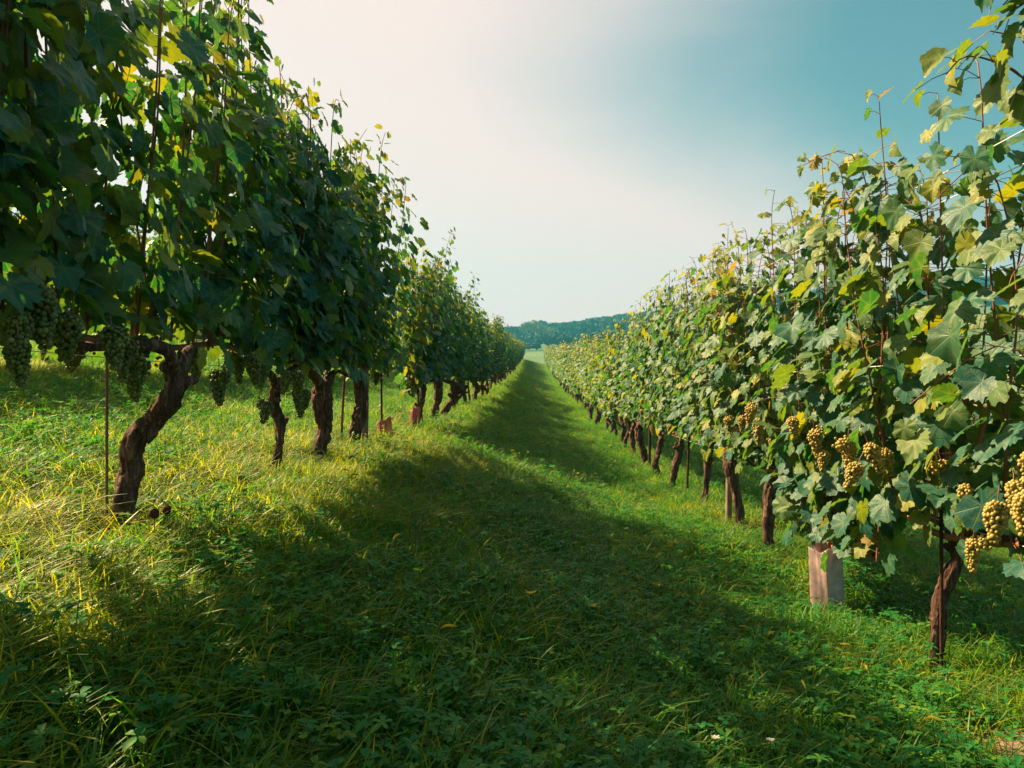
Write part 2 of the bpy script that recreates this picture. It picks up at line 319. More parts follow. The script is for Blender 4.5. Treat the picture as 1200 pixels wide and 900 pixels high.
def clover(n, hmin, hmax, spread, size, r=None, trif=True):
    r = r or rng; G = Geo()
    for i in range(n):
        b = r.normal(0, spread, 2); h = r.uniform(hmin, hmax); az = r.uniform(0, 6.28); ln = r.uniform(0, .5)
        top = np.array([b[0]+math.cos(az)*ln*h, b[1]+math.sin(az)*ln*h, h]); c = r.uniform(0, 1)
        tube(G, [[b[0], b[1], -.01], top], .0009, 3, a=c, cap=False)
        nl = 3 if trif else r.integers(3, 7); tl = r.normal(0, .28, 2)
        for k in range(nl):
            a = az + k*2*math.pi/nl + r.normal(0, .15); s = size*r.uniform(.7, 1.3)
            d = np.array([math.cos(a), math.sin(a), 0]); e = np.array([-d[1], d[0], 0]); up = np.array([tl[0], tl[1], 1])
            asp = .42 if trif else .26
            P = [(0, 0, 0), (.35, asp*.8, .12), (.8, asp, .1), (1.05, 0, -.05), (.8, -asp, .1), (.35, -asp*.8, .12), (.6, 0, .02)]
            V = np.array([top + s*(p[0]*d + p[1]*e + p[2]*up + (p[0]*(d[0]*tl[0]+d[1]*tl[1]))*np.array([0, 0, 1.])) for p in P])
            G.add(V, [(0, 6, 1), (1, 6, 2), (2, 6, 3), (3, 6, 4), (4, 6, 5), (5, 6, 0)], min(1, max(0, c+r.normal(0, .1))))
    return G
def foxtail(r):
    G = blades(5, .15, .3, .02, .005, .6, .3, r=r, cbase=.3, cvar=.4)
    for _ in range(2):
        a = r.uniform(0, 6.28); h = r.uniform(.28, .4); d = np.array([math.cos(a), math.sin(a)])
        P = smooth_path([[0, 0, 0], [d[0]*.03, d[1]*.03, h*.6], [d[0]*.10, d[1]*.10, h*.95], [d[0]*.17, d[1]*.17, h*.98]], 10)
        tube(G, P[:8], .0011, 3, a=.7); Q = smooth_path(P[6:], 8); tube(G, Q, [.002, .005, .006, .006, .0055, .005, .004, .002], 6, .25, a=.85, r=r)
        for k in range(60):
            q = Q[r.integers(0, 7)]; v = r.normal(0, 1, 3); v /= np.linalg.norm(v); e = np.cross(v, [0, 0, 1.]); e /= np.linalg.norm(e)+1e-6
            G.add([q-e*.0005, q+e*.0005, q+v*.014+np.array([d[0], d[1], 0])*.006], [(0, 1, 2)], .9)
    return G
BARE = [(-1.38, 2.49, .20), (-1.38, 3.96, .17), (-1.38, 4.8, .17), (-1.38, 5.78, .2), (-1.38, 6.94, .22), (-1.38, 8.6, .22), (1.61, 3.05, .16), (1.6, 4.11, .22), (1.61, 5.21, .2), (1.61, 6.03, .2), (1.61, 7.16, .2), (1.61, 8.55, .2), (1.61, 9.6, .2), (1.61, 10.7, .25)]
def build_cover():
    r = np.random.default_rng(21)
    tall = [blades(46, .05, .19, .05, .0044, 1.0, .6, 5, cbase=.10, cvar=.8, r=r).mesh('tall_grass', M_tall, False) for _ in range(7)]
    short = [blades(64, .035, .15, .055, .0044, .8, .6, 4, cbase=-.05, cvar=.65, r=r).mesh('short_grass', M_grass, False) for _ in range(7)]
    fox = [foxtail(r).mesh('foxtail_grass', M_grass, False) for _ in range(4)]
    clo = [clover(22, .03, .09, .07, .012, r).mesh('clover', M_clover) for _ in range(6)] + [clover(14, .03, .12, .06, .020, r, False).mesh('weed', M_clover) for _ in range(4)]
    dry = [blades(12, .06, .20, .05, .003, .9, .9, 4, r=r).mesh('dry_grass', M_dry, False) for _ in range(4)]
    def field(n, x0, x1, y0, y1, keep=None):
        x = r.uniform(x0, x1, n); y = r.uniform(y0, y1, n)
        # leave out what the camera could never see, with room to step aside
        ok = np.abs(x - 0.0) < (y*.95 + 1.4)
        ds = np.hypot(x-1.5, y-2.3) + r.normal(0, .07, n); ok &= ds > .30
        for bx, by, br in BARE: ok &= (np.hypot((x-bx)/br, (y-by+br*.8)/(br*1.8)) + r.normal(0, .15, n) > 1) | (r.uniform(0, 1, n) < .12)
        if keep is not None: ok &= r.uniform(0, 1, n) < keep(x, y)
        return x[ok], y[ok]
    def tallness(x, y):      # 1 on the strips under the vines, lower in the mown lane
        a = np.exp(-((x+1.35)/.9)**2) + .5*np.exp(-((x-1.75)/.5)**2) + .8*np.exp(-((x+4.3)/.8)**2) + .7*np.exp(-((x-4.6)/.8)**2)
        return np.clip(a + .25*np.sin(x*2.3+y*1.1)*np.sin(y*1.7-x), 0, 1)
    def finish(parts, nv, smin, smax):
        x = np.concatenate([p[0] for p in parts]); y = np.concatenate([p[1] for p in parts]); m = np.concatenate([np.full(len(p[0]), p[2]) for p in parts])
        z = ground(x, y) - .005; n = len(x); sc = r.uniform(smin, smax, n)*m
        rot = np.stack([r.normal(0, .08, n), r.normal(0, .08, n), r.uniform(0, 6.28, n)], 1)
        return np.stack([x, y, z], 1), rot, np.stack([sc, sc, sc*r.uniform(.8, 1.15, n)], 1), r.integers(0, nv, n)
    k = lambda x, y: np.where(y > 6, .20, .06) + .8*tallness(x, y)**1.5
    P = finish([(*field(36000, -6, 5, .6, 7, k), .95), (*field(20000, -10, 9, 7, 22, k), 1.0), (*field(18000, -9, 9, 22, 60, k), 1.3), (*field(13000, -8, 10, 60, 101, k), 1.7)], 7, .75, 1.2)
    scatter('tall_grass', *P, tall, 'long yellow green grass along the foot of the vine rows', 'grass')
    P = finish([(*field(22000, -5.5, 5, .6, 7), .95), (*field(24000, -10, 9, 7, 22), 1.2), (*field(20000, -9, 9, 22, 60), 1.8), (*field(12000, -8, 10, 60, 101), 2.4)], 7, .8, 1.3)
    scatter('short_grass', *P, short, 'short dark green grass covering the lane between vines', 'grass')
    kc = lambda x, y: np.clip(.9-.6*tallness(x, y) + .3*np.sin(x*3+y*2), .1, 1)
    P = finish([(*field(15000, -4, 4.5, .6, 7, kc), .9), (*field(8000, -6, 6, 7, 20, kc), 1.1)], 10, .8, 1.5)
    scatter('clover', *P, clo, 'low clover and broad leaved weeds among the lane grass', 'clover')
    P = finish([(*field(700, -5.5, 5, 1.6, 8, k), 1.0), (*field(1500, -8, 8, 8, 30, k), 1.4)], 4, .7, 1.3)
    scatter('dry_grass', *P, dry, 'thin straw coloured dry stalks under the vines', 'dry grass')
    P = finish([(*field(40, -1.6, 1.2, 1.6, 5), .6), (*field(120, -1.2, 1.2, 5, 16), .7)], 4, .7, 1.1)
    scatter('foxtail_grass', *P, fox, 'foxtail grass with bristly drooping ears dotted over the lane', 'foxtail grass')
build_cover()

# ---------------------------------------------------------------- grape leaves
LOB = [(0, .96), (9, .90), (18, .86), (26, .76), (34, .80), (43, .84), (52, .90), (61, .80), (70, .77), (79, .69), (88, .71), (98, .72), (108, .74), (118, .66), (130, .64), (142, .60), (154, .56), (166, .46), (176, .12)]
def leaf_templates(kind, n, r):
    if kind == 'near': sel = LOB
    elif kind == 'mid': sel = [LOB[i] for i in (0, 2, 3, 6, 9, 12, 15, 18)]
    else: sel = [LOB[i] for i in (0, 3, 6, 9, 12, 17)]
    a = [x for x, _ in sel]; q = [y for _, y in sel]
    A = np.array(a + [360-x for x in a[:0:-1]], float)*math.pi/180; Q = np.array(q + q[:0:-1])
    out = []
    for _ in range(n):
        QQ = Q*(1+r.normal(0, .05, len(Q)))*(1+.10*np.sin(A*2+r.uniform(0, 6))*r.uniform(0, 1))
        if kind == 'near': QQ[1::2] *= 1.06; QQ[2::2] *= .95
        x = np.sin(A)*QQ; y = np.cos(A)*QQ
        m = len(A)
        if kind == 'near': P = np.concatenate([[[0, 0]], np.stack([x, y], 1)*.52, np.stack([x, y], 1)])
        else: P = np.concatenate([[[0, 0]], np.stack([x, y], 1)])
        fold = r.uniform(-.05, .35); droop = r.uniform(.1, .5); cup = r.uniform(-.12, .25); ph = r.uniform(0, 6.28); wv = r.uniform(.01, .045)
        rr = np.hypot(P[:, 0], P[:, 1]); an = np.arctan2(P[:, 0], P[:, 1])
        skew = r.normal(0, .10); P[:, 0] += skew*P[:, 1]**2; curl = r.uniform(0, .30)
        z = fold*np.abs(P[:, 0]) - curl*np.clip(rr-.45, 0, 1)**2*1.6*np.sin(an*1.5+ph) - droop*np.clip(P[:, 1], 0, 2)**2 - cup*P[:, 0]**2*1.5 + wv*np.sin(an*7.2+ph)*rr*1.6 + wv*rr*np.sin(an*3+ph)
        V = np.concatenate([P, z[:, None]], 1)
        T = []
        for j in range(m):
            k = (j+1) % m; T.append((0, 1+k, 1+j))
            if kind == 'near': T += [(1+j, 1+k, 1+m+k), (1+j, 1+m+k, 1+m+j)]
        T = [t if True else t for t in T]
        # faces whose normal is +z
        TT = []
        for t in T:
            p = P[list(t)]; cr = (p[1][0]-p[0][0])*(p[2][1]-p[0][1])-(p[1][1]-p[0][1])*(p[2][0]-p[0][0])
            TT.append(t if cr >= 0 else (t[0], t[2], t[1]))
        out.append((V, np.array(TT)))
    return out
LT = {k: leaf_templates(k, 9, np.random.default_rng(3)) for k in ('near', 'mid', 'far')}
def place_leaves(G, kind, pos, tip, nrm, size, rnd, r):
    n = len(pos); nrm = nrm/np.linalg.norm(nrm, axis=1)[:, None]
    tip = tip - (tip*nrm).sum(1)[:, None]*nrm; tip /= np.linalg.norm(tip, axis=1)[:, None]+1e-9
    b = np.cross(tip, nrm); v = r.integers(0, 9, n)
    for k in range(9):
        ii = np.where(v == k)[0]
        if not len(ii): continue
        V, T = LT[kind][k]; m = len(V)
        W = pos[ii][:, None, :] + size[ii][:, None, None]*(V[None, :, 0:1]*b[ii][:, None, :] + V[None, :, 1:2]*tip[ii][:, None, :] + V[None, :, 2:3]*nrm[ii][:, None, :])
        TT = (T[None]+ (np.arange(len(ii))*m)[:, None, None]).reshape(-1, 3)
        G.add(W.reshape(-1, 3), TT, np.repeat(rnd[ii], m), np.tile(V[:, :2], (len(ii), 1)))
def canopy(kind, r, half=.56, nshoot=15, top=(1.75, 2.30), z0=.62, dens=1.0, smin=.055, smax=.098, thick=.13, wild=.15, yellow=0.0, petioles=True, xbias=0.0, extra=()):
    """shoots with alternate leaves, local to the vine base; returns (leaf Geo, shoot Geo)"""
    GL = Geo(); GS = Geo(); pos = []; tip = []; nr = []; sz = []; rd = []
    tube(GS, smooth_path([[0, -half, z0+.02], [r.normal(0, .02), -half*.5, z0-.02], [0, 0, z0-.04], [r.normal(0, .02), half*.5, z0-.02], [0, half, z0+.03]], 14), .013, 6, .2, r=r)
    ys = np.linspace(-half, half, nshoot) + r.normal(0, .03, nshoot)
    for y0 in ys:
        H = r.uniform(*top); x = r.normal(0, .03); lx = r.normal(0, .10) + xbias*.1; ly = r.normal(0, .12)
        flop = r.uniform() < wild; sd = r.choice([-1, 1])
        P = [[x, y0, z0], [x+lx*.4, y0+ly*.3, z0+(H-z0)*.33], [x+lx*.8, y0+ly*.7, z0+(H-z0)*.66], [x+lx+(sd*.12 if flop else 0), y0+ly, H-(.05 if flop else 0)]]
        if flop: P.append([x+lx+sd*.34, y0+ly+r.normal(0, .1), H-r.uniform(.0, .3)])
        else: P.append([x+lx*1.1+r.normal(0, .05), y0+ly+r.normal(0, .07), H+r.uniform(.04, .22)])
        P = smooth_path(P, 30); seg = np.linalg.norm(np.diff(P, axis=0), axis=1); L = np.concatenate([[0], np.cumsum(seg)])
        tube(GS, P[::2], np.linspace(.0055, .0016, 15), 5 if kind == 'near' else 3, a=.5, cap=False)
        step = .095/dens; t = r.uniform(.02, .08); k = r.integers(0, 2)
        while t < L[-1]:
            p = np.array([np.interp(t, L, P[:, i]) for i in range(3)]); f = t/L[-1]; k += 1
            nlf = 1 + (r.uniform() < (.75 if f < .75 else .25)*dens)
            for q in range(nlf):
                s = (1 if k % 2 else -1) if q == 0 else r.choice([-1, 1])
                pa = r.normal(0, .8); pl = r.uniform(.05, .13)*(1-.6*f) + min(.30, (abs(r.normal(0, thick)) if q else abs(r.normal(0, thick*.6))))*min(1, max(.1, (1-f)*(2.6 if petioles else 1.7)))
                d = np.array([s*math.cos(pa), math.sin(pa), r.uniform(-.25, .45)]); d /= np.linalg.norm(d); pl *= .45 + .55*min(1, max(0, (p[2]-z0)/.7))
                c = p + d*pl
                if kind == 'near' and petioles: tube(GS, [p, p+d*pl*.55+[0, 0, .008], c], [.0018, .0014, .0013], 3, a=.5, cap=False)
                so_ = 1 if c[0] > 0 else -1
                al = R(r.normal(38, 24)); nn = np.array([so_*math.cos(al), r.normal(0, .42), math.sin(al)])
                tt = np.array([so_*.35+d[0]*.3, r.normal(0, .55)+d[1]*.4, -.75])
                s_ = r.uniform(smin, smax)*(1.0 if f < .7 else 1-.5*(f-.7)/.3)*(1 if q == 0 else .85)
                pos.append(c); tip.append(tt); nr.append(nn); sz.append(s_)
                y = r.beta(1.6, 3.2) + yellow*r.uniform(0, 1) + (.30*(f-.75)/.25 if f > .75 else 0)
                if r.uniform() < .006 and f > .5: y = r.uniform(.9, 1)
                rd.append(min(y, 1))
            t += step*r.uniform(.7, 1.3)
    for path in extra:          # arching shoots given point by point
        P = smooth_path(path, 30); tube(GS, P[::2], np.linspace(.0045, .0018, 15), 5, a=.5, cap=False); L = np.concatenate([[0], np.cumsum(np.linalg.norm(np.diff(P, axis=0), axis=1))]); t = .08; k = 0
        while t < L[-1]:
            p = np.array([np.interp(t, L, P[:, i]) for i in range(3)]); f = t/L[-1]; k += 1; t += r.uniform(.032, .058)
            d = np.array([-.7+r.normal(0, .5), r.normal(0, .6), (1 if k % 2 else -1)*.6]); d /= np.linalg.norm(d); c = p + d*r.uniform(.04, .09)
            tube(GS, [p, (p+c)/2+[0, 0, .006], c], [.0018, .0014, .0012], 3, a=.5, cap=False)
            al = R(r.normal(45, 25)); nr.append(np.array([-math.cos(al), r.normal(0, .5), math.sin(al)])); tip.append(np.array([-.5, r.normal(0, .6), -.6])); pos.append(c); sz.append(r.uniform(.075, .12)*(1-.45*f)); rd.append(min(.85, .25+.5*r.beta(2, 2)))
    # leaves of laterals low on the fruit zone
    for _ in range(int(28*dens*half/.56)):
        s = r.choice([-1, 1]); c = np.array([s*r.uniform(.04, .17), r.uniform(-half, half), r.uniform(z0-.07 if kind == 'near' else z0+.05, z0+.45)])
        pos.append(c); al = R(r.normal(30, 20)); nr.append(np.array([s*math.cos(al), r.normal(0, .4), math.sin(al)])); tip.append(np.array([s*.3, r.normal(0, .5), -.8])); sz.append(r.uniform(smin, smax)); rd.append(r.beta(1.6, 2.4))
    place_leaves(GL, kind, np.array(pos), np.array(tip), np.array(nr), np.array(sz), np.array(rd), r)
    return GL, GS

# ---------------------------------------------------------------- grape bunches
def ico():
    import bmesh
    bm = bmesh.new(); bmesh.ops.create_icosphere(bm, subdivisions=2, radius=1); V = np.array([v.co[:] for v in bm.verts]); T = np.array([[v.index for v in f.verts] for f in bm.faces]); bm.free(); return V, T
ICOV, ICOT = ico()
def bunch(r, L=.16, W=.048, g=.0082, tone=.5):
    G = Geo(); placed = []
    for _ in range(2200):
        t = r.uniform(0, 1)**.9; w = W*(math.sin(min(1, t*3.2+.25)*math.pi/2))*(1-t**1.7*.72)
        a = r.uniform(0, 6.28); q = w*r.uniform(.55, 1)
        p = np.array([q*math.cos(a), q*math.sin(a), -t*L])
        if all(np.linalg.norm(p-o) > g*1.45 for o in placed): placed.append(p)
        if len(placed) > 135: break
    if r.uniform() < .5:      # a shoulder
        for _ in range(80):
            p = np.array([W*1.2, 0, -.02]) + r.normal(0, .014, 3)
            if all(np.linalg.norm(p-o) > g*1.62 for o in placed): placed.append(p)
    for p in placed: G.add(ICOV*g*r.uniform(.78, 1.15)*np.array([1, 1, 1.1])+p, ICOT, np.clip(tone + .35*r.normal(0, .5), 0, 1))
    return G.mesh('grape_cluster', M_grape), len(placed)
rb = np.random.default_rng(5)
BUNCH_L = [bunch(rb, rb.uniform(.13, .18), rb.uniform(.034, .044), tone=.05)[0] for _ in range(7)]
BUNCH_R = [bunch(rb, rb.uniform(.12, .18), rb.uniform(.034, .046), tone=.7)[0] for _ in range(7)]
def stalk_mesh():
    G = Geo(); tube(G, smooth_path([[0, 0, .06], [.004, 0, .03], [0, 0, 0], [0, 0, -.03]], 7), .0022, 5, .1); return G.mesh('stalk', M_shoot)
STALK = stalk_mesh()
def add_bunch(vine, p, r, s=1.0):
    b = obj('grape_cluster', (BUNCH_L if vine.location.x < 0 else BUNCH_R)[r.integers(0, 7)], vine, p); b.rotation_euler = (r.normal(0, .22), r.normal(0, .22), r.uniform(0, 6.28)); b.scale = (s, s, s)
    k = obj('stalk', STALK, b)
    return b

# ---------------------------------------------------------------- trunks
def trunk_mesh(P, rad, r, arms=True, shag=True, half=.5, z0=.62, n=26):
    G = Geo(); P = np.asarray(P, float); m = max(16, int(np.linalg.norm(np.diff(P, axis=0), axis=1).sum()/.018))
    Q = smooth_path(P, m); Q[1:-1] += r.normal(0, .0025, (m-2, 3))
    rr = np.interp(np.linspace(0, 1, m), np.linspace(0, 1, len(rad)), rad)
    kn = np.convolve(r.normal(0, 1, m+4), np.ones(5)/5, 'valid'); rr = rr*(1 + .22*kn + .35*np.exp(-np.linspace(0, 9, m)))
    tube(G, Q, rr, n, .17, r=r)
    if arms:
        for s in (-1, 1):
            e = Q[-1]; A = smooth_path([e-[0, 0, .03], e+[0, s*.10, .05], [e[0]*.3, e[1]*.3+s*.30, z0-.01], [0, s*half, z0+.01]], 12)
            tube(G, A, np.linspace(rr[-1]*.75, .010, 12), 9, .2, r=r)
        for s in range(2):
            e = Q[int(m*r.uniform(.6, .95))]; d = r.normal(0, 1, 3); d[2] = abs(d[2]); d /= np.linalg.norm(d)
            tube(G, [e, e+d*rr[-1]*1.5, e+d*rr[-1]*2.0], [rr[-1]*.6, rr[-1]*.5, rr[-1]*.35], 7, .25, r=r)
    if shag:     # peeling strips of bark
        for _ in range(34):
            i = r.integers(1, m-5); k = min(m-1, i+r.integers(3, 7)); a = r.uniform(0, 6.28)
            off = np.array([math.cos(a), math.sin(a), 0]); lift = np.linspace(.0, r.uniform(.002, .018), k-i+1)
            pts = Q[i:k+1] + off*(rr[i:k+1]*1.04 + lift)[:, None]; w = r.uniform(.0015, .0045); e = np.array([-off[1], off[0], 0])*w
            V = np.concatenate([pts-e, pts+e]); q = len(pts); G.add(V, [t for j in range(q-1) for t in ((j, j+q, j+q+1), (j, j+q+1, j+1))], 0)
    return G.mesh('trunk', M_bark)

XL, XR, XL2, XR2 = -1.38, 1.61, -4.75, 4.6
# near vines, in their own shapes.  pixel path of the trunk, radii (m)
def vine_at(x, y, label, group, trunk_px=None, rad=(.045, .036, .034, .036), kind='near', bunches=(), auto=4, seed=0, **cw):
    r = np.random.default_rng(seed + 100); z = gz(x, y); v = empty('grapevine', (x, y, z)); tag(v, label, 'grapevine', group)
    rad = tuple(q*(.80 if x > 0 else .85) for q in rad)
    if trunk_px is not None:
        P = [px(u, w, y) - np.array([x, y, z]) for u, w in trunk_px]; P = [np.array([P[0][0], 0, -.06])] + [np.array([p[0], r.normal(0, .012), p[2]]) for p in P]
    else:
        l = r.normal(0, .05, 2); P = [np.array([0, 0, -.06]), np.array([0, 0, 0]), np.array([l[0], l[1], .2]), np.array([l[0]*.3, l[1]+r.normal(0, .04), .38]), np.array([0, l[1], .54])]
    P = np.array(P)
    if cw.pop('trunk', True): obj('trunk', trunk_mesh(P, rad, r), v)
    GL, GS = canopy(kind, r, **cw)
    obj('foliage', GL.mesh('foliage', M_leaf), v); obj('shoots', GS.mesh('shoots', M_shoot), v)
    for (u, w, xx) in bunches:
        D = 880*xx/(u-625); p = px(u, w, D) - np.array([x, y, z]); p[2] += .07
        add_bunch(v, p, r, r.uniform(.66, .9))
    for _ in range(auto):
        s = r.choice([-1, 1]); add_bunch(v, (s*r.uniform(.06, .18), r.uniform(-.45, .45), r.uniform(.62, .85)), r, r.uniform(.65, .85))
    return v
GLL = 'grapevines of the left row'; GRR = 'grapevines of the right row'
LW = dict(petioles=False, top=(1.75, 2.34), dens=2.0, thick=.17, nshoot=18, smin=.045, smax=.092, z0=.67)
vine_at(XL, .45, 'shaded grapevine at the left edge, hardly in the picture beside the camera', GLL, kind='near', auto=0, seed=1, **dict(LW, dens=1.35, nshoot=14, smax=.10))
vine_at(XL, 1.45, 'nearest shaded grapevine at the left edge, fruit bunches hanging below its big leaves', GLL, kind='near', auto=0, seed=2,
        bunches=[(12, 400, -1.2), (33, 368, -1.2), (8, 432, -1.15), (74, 398, -1.22)], **dict(LW, dens=1.35, nshoot=14, yellow=.1, smax=.10))
vine_at(XL, 2.49, 'grapevine on the thick crooked trunk that bends sharply right at its top', GLL,
        [(137, 630), (141, 592), (148, 552), (152, 520), (170, 494), (195, 473), (203, 448), (201, 425)], (.042, .034, .038, .040, .046, .048, .042, .036, .034), auto=2, seed=3,
        bunches=[(122, 412, -1.18), (132, 432, -1.2), (152, 446, -1.22), (162, 418, -1.3), (252, 456, -1.2), (225, 430, -1.35)], **dict(LW, dens=1.6, yellow=.1, half=.78, nshoot=23))
vine_at(XL, 3.96, 'shaded grapevine on a thin dark trunk, left of a thicker one', GLL,
        [(316, 560), (321, 540), (326, 520), (325, 496), (318, 474), (322, 450)], (.030, .026, .026, .028, .034, .036), auto=2, seed=4,
        bunches=[(292, 438, -1.2), (306, 448, -1.25), (312, 488, -1.3), (275, 436, -1.3), (345, 470, -1.25), (334, 452, -1.2)], **dict(LW, half=.70, nshoot=22))
vine_at(XL, 4.80, 'shaded grapevine on a stout straight dark trunk, between a thin trunk and a post', GLL,
        [(368, 546), (374, 520), (378, 500), (375, 476), (376, 455)], (.055, .05, .052, .055, .06, .058), auto=3, seed=5, bunches=[(356, 472, -1.25), (348, 452, -1.2)], **LW)
vine_at(XL, 5.78, 'shaded grapevine on the trunk standing against a pale wooden post', GLL,
        [(413, 530), (414, 510), (419, 492), (421, 470), (419, 450)], (.05, .048, .05, .052, .05), auto=3, seed=6, **dict(LW, thick=.25, nshoot=20))
vine_at(XL, 10.3, 'leafy grapevine on a slender trunk right of the young guarded vine', GLL,
        [(506, 500), (509, 484), (513, 466), (514, 448)], (.06, .055, .06, .065), auto=3, kind='mid', seed=8, **LW)
vine_at(XL, 11.35, 'grapevine whose trunk leans strongly to the right, in the shaded left row', GLL,
        [(514, 494), (522, 480), (532, 466), (537, 455)], (.055, .05, .055, .06), auto=2, kind='mid', seed=9, **LW)
# young vines in sleeves, sparse
vine_at(XL, 6.94, 'shaded grapevine behind the squat pink sleeve, its leaves over a dark stake', GLL, kind='near', auto=1, seed=10, trunk=False, **dict(LW, top=(1.35, 1.75), dens=1.0, thick=.06, nshoot=11))
vine_at(XL, 8.6, 'straggly young grapevine with yellowing leaves rising from the slim pink sleeve', GLL, [(489, 505), (490, 480), (489, 455)], (.012, .011, .010), kind='near', auto=0, seed=11,
        half=.35, nshoot=9, top=(1.55, 1.85), yellow=.3, z0=.45, dens=1.1, thick=.06)
vine_at(XL, 9.35, 'grapevine just beyond the slim pink sleeve in the shaded row', GLL, kind='mid', auto=2, seed=12, rad=(.05, .045, .045, .05), **LW)
RW = dict(top=(1.85, 2.32), dens=1.5, yellow=.14, thick=.15, nshoot=14, smin=.045, smax=.094, z0=.64)
vine_at(XR+.05, 1.75, 'grapevine at the right edge, its large bright leaves hanging into the picture', GRR, kind='near', auto=1, seed=20, extra=[[np.array(px(u, v, d)) - np.array([XR+.05, 1.75, gz(XR+.05, 1.75)]) for u, v, d in pth] for pth in (
            [(1330, 330, 1.9), (1250, 170, 2.0), (1190, 95, 2.05), (1130, 70, 2.1), (1100, 95, 2.1)],
            [(1350, 200, 1.8), (1260, 60, 1.9), (1200, 10, 2.0), (1150, -5, 2.05)],
            [(1330, 420, 1.9), (1260, 290, 1.95), (1215, 200, 2.0), (1185, 190, 2.0)],
            [(1300, 450, 2.0), (1240, 360, 2.0), (1200, 300, 2.05), (1180, 320, 2.05)],
            [(1290, 240, 2.0), (1235, 130, 2.1), (1180, 140, 2.15), (1150, 165, 2.2)],
            [(1300, 140, 1.9), (1240, 60, 2.0), (1195, 50, 2.05), (1150, 40, 2.1)],
            [(1320, 60, 1.8), (1250, 0, 1.9), (1205, -20, 2.0), (1165, 15, 2.05)])], top=(1.25, 1.6), dens=1.1, nshoot=10, half=.42, thick=.15, smax=.105, z0=.6, wild=.5,
        bunches=[(1192, 605, 1.35), (1176, 590, 1.38), (1194, 560, 1.5)])
vine_at(XR, 3.05, 'sunlit grapevine with a slanting dark trunk and amber bunches, nearest whole one', GRR,
        [(1086, 776), (1088, 736), (1094, 695), (1108, 655), (1113, 630)], (.036, .031, .032, .034, .032), auto=1, seed=21,
        top=(1.75, 2.3), dens=1.3, yellow=.14, nshoot=13, thick=.14, smax=.105, z0=.60, wild=.2, half=.52,
        bunches=[(1158, 612, 1.46), (1130, 652, 1.46), (1122, 590, 1.50), (1095, 560, 1.52), (1030, 545, 1.45)])
vine_at(XR, 4.11, 'young grapevine with broad leaves growing out of the white pink plastic sleeve', GRR, [(972, 700), (974, 660), (972, 610), (978, 560)], (.012, .011, .010, .01), auto=1, seed=22,
        top=(1.85, 2.35), dens=1.4, yellow=.14, nshoot=14, thick=.14, smax=.112, z0=.42, half=.5,
        bunches=[(1000, 562, 1.34), (950, 520, 1.32), (962, 545, 1.36), (1012, 540, 1.34), (990, 535, 1.34)])
vine_at(XR, 5.21, 'sunlit grapevine on the shaggy upright trunk left of the white pink sleeve', GRR,
        [(898, 653), (896, 610), (900, 575), (905, 540), (906, 515)], (.042, .046, .043, .043, .046), auto=2, seed=23, bunches=[(878, 487, 1.30), (868, 500, 1.34), (925, 505, 1.32), (886, 505, 1.3)], **RW)
vine_at(XR, 6.03, 'sunlit grapevine whose dark trunk leans against a pale short post', GRR,
        [(865, 624), (862, 590), (857, 565), (853, 545), (852, 530)], (.04, .038, .042, .055, .06), auto=2, seed=24, bunches=[(857, 512, 1.4), (850, 500, 1.36)], **RW)
vine_at(XR, 7.16, 'sunlit grapevine on a smooth slim trunk leaning slightly right', GRR,
        [(821, 600), (824, 570), (828, 542), (829, 525)], (.04, .036, .038, .042), auto=3, seed=25, **RW)
vine_at(XR, 8.55, 'sunlit grapevine on a bent trunk with one arm reaching far left', GRR,
        [(784, 576), (788, 555), (794, 535), (796, 520)], (.045, .04, .045, .05), auto=3, kind='mid', seed=26, **RW)
vine_at(XR, 9.6, 'sunlit grapevine behind the bent trunk, left of it by a thin stake', GRR, kind='mid', auto=3, seed=27, rad=(.05, .045, .045, .05), **RW)
vine_at(XR, 10.7, 'sunlit grapevine with a stout forked trunk and a bare stake beside it', GRR, [(756, 542), (752, 525), (748, 510), (748, 500)], (.06, .055, .06, .065), kind='mid', auto=2, seed=28, **RW)

# the repeats: prototypes with parts, then copies
def proto(kind, seed, trunk_seed, **cw):
    r = np.random.default_rng(seed); GL, GS = canopy(kind, r, **cw); l = r.normal(0, .06, 2)
    P = np.array([[0, 0, -.08], [0, 0, 0], [l[0], l[1], .2], [l[0]*.2+r.normal(0, .03), l[1]+r.normal(0, .05), .38], [0, l[1]*.5, .56]])
    return (trunk_mesh(P, r.uniform(.024, .042)*np.array([1.2, 1, .95, 1, 1.1]), r, n=9), GL.mesh('foliage', M_leaf), GS.mesh('shoots', M_shoot))
PL = [proto('mid', 300+i, i, **dict(LW, z0=.76, half=.5, thick=.15)) for i in range(6)]
PR = [proto('mid', 400+i, i, **dict(RW, petioles=False)) for i in range(6)]
FL = [proto('far', 500+i, i, **dict(LW, z0=.76, thick=.13, half=.5, dens=.9, smin=.07, smax=.11)) for i in range(4)]
FR = [proto('far', 600+i, i, **dict(RW, petioles=False, dens=1.1, smin=.07, smax=.11)) for i in range(4)]
def first_vine(parts, label, group, bunches):
    v = empty('grapevine', (0, 0, 0)); tag(v, label, 'grapevine', group)
    for n, me in zip(('trunk', 'foliage', 'shoots'), parts): obj(n, me, v)
    r = np.random.default_rng(9)
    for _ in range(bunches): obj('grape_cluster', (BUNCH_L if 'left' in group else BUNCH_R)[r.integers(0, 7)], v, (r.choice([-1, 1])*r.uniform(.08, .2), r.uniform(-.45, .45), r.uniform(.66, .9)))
    return v
def copy_vine(src):
    c = src.copy(); col.objects.link(c)
    for ch in src.children:
        d = ch.copy(); col.objects.link(d); d.parent = c
    return c
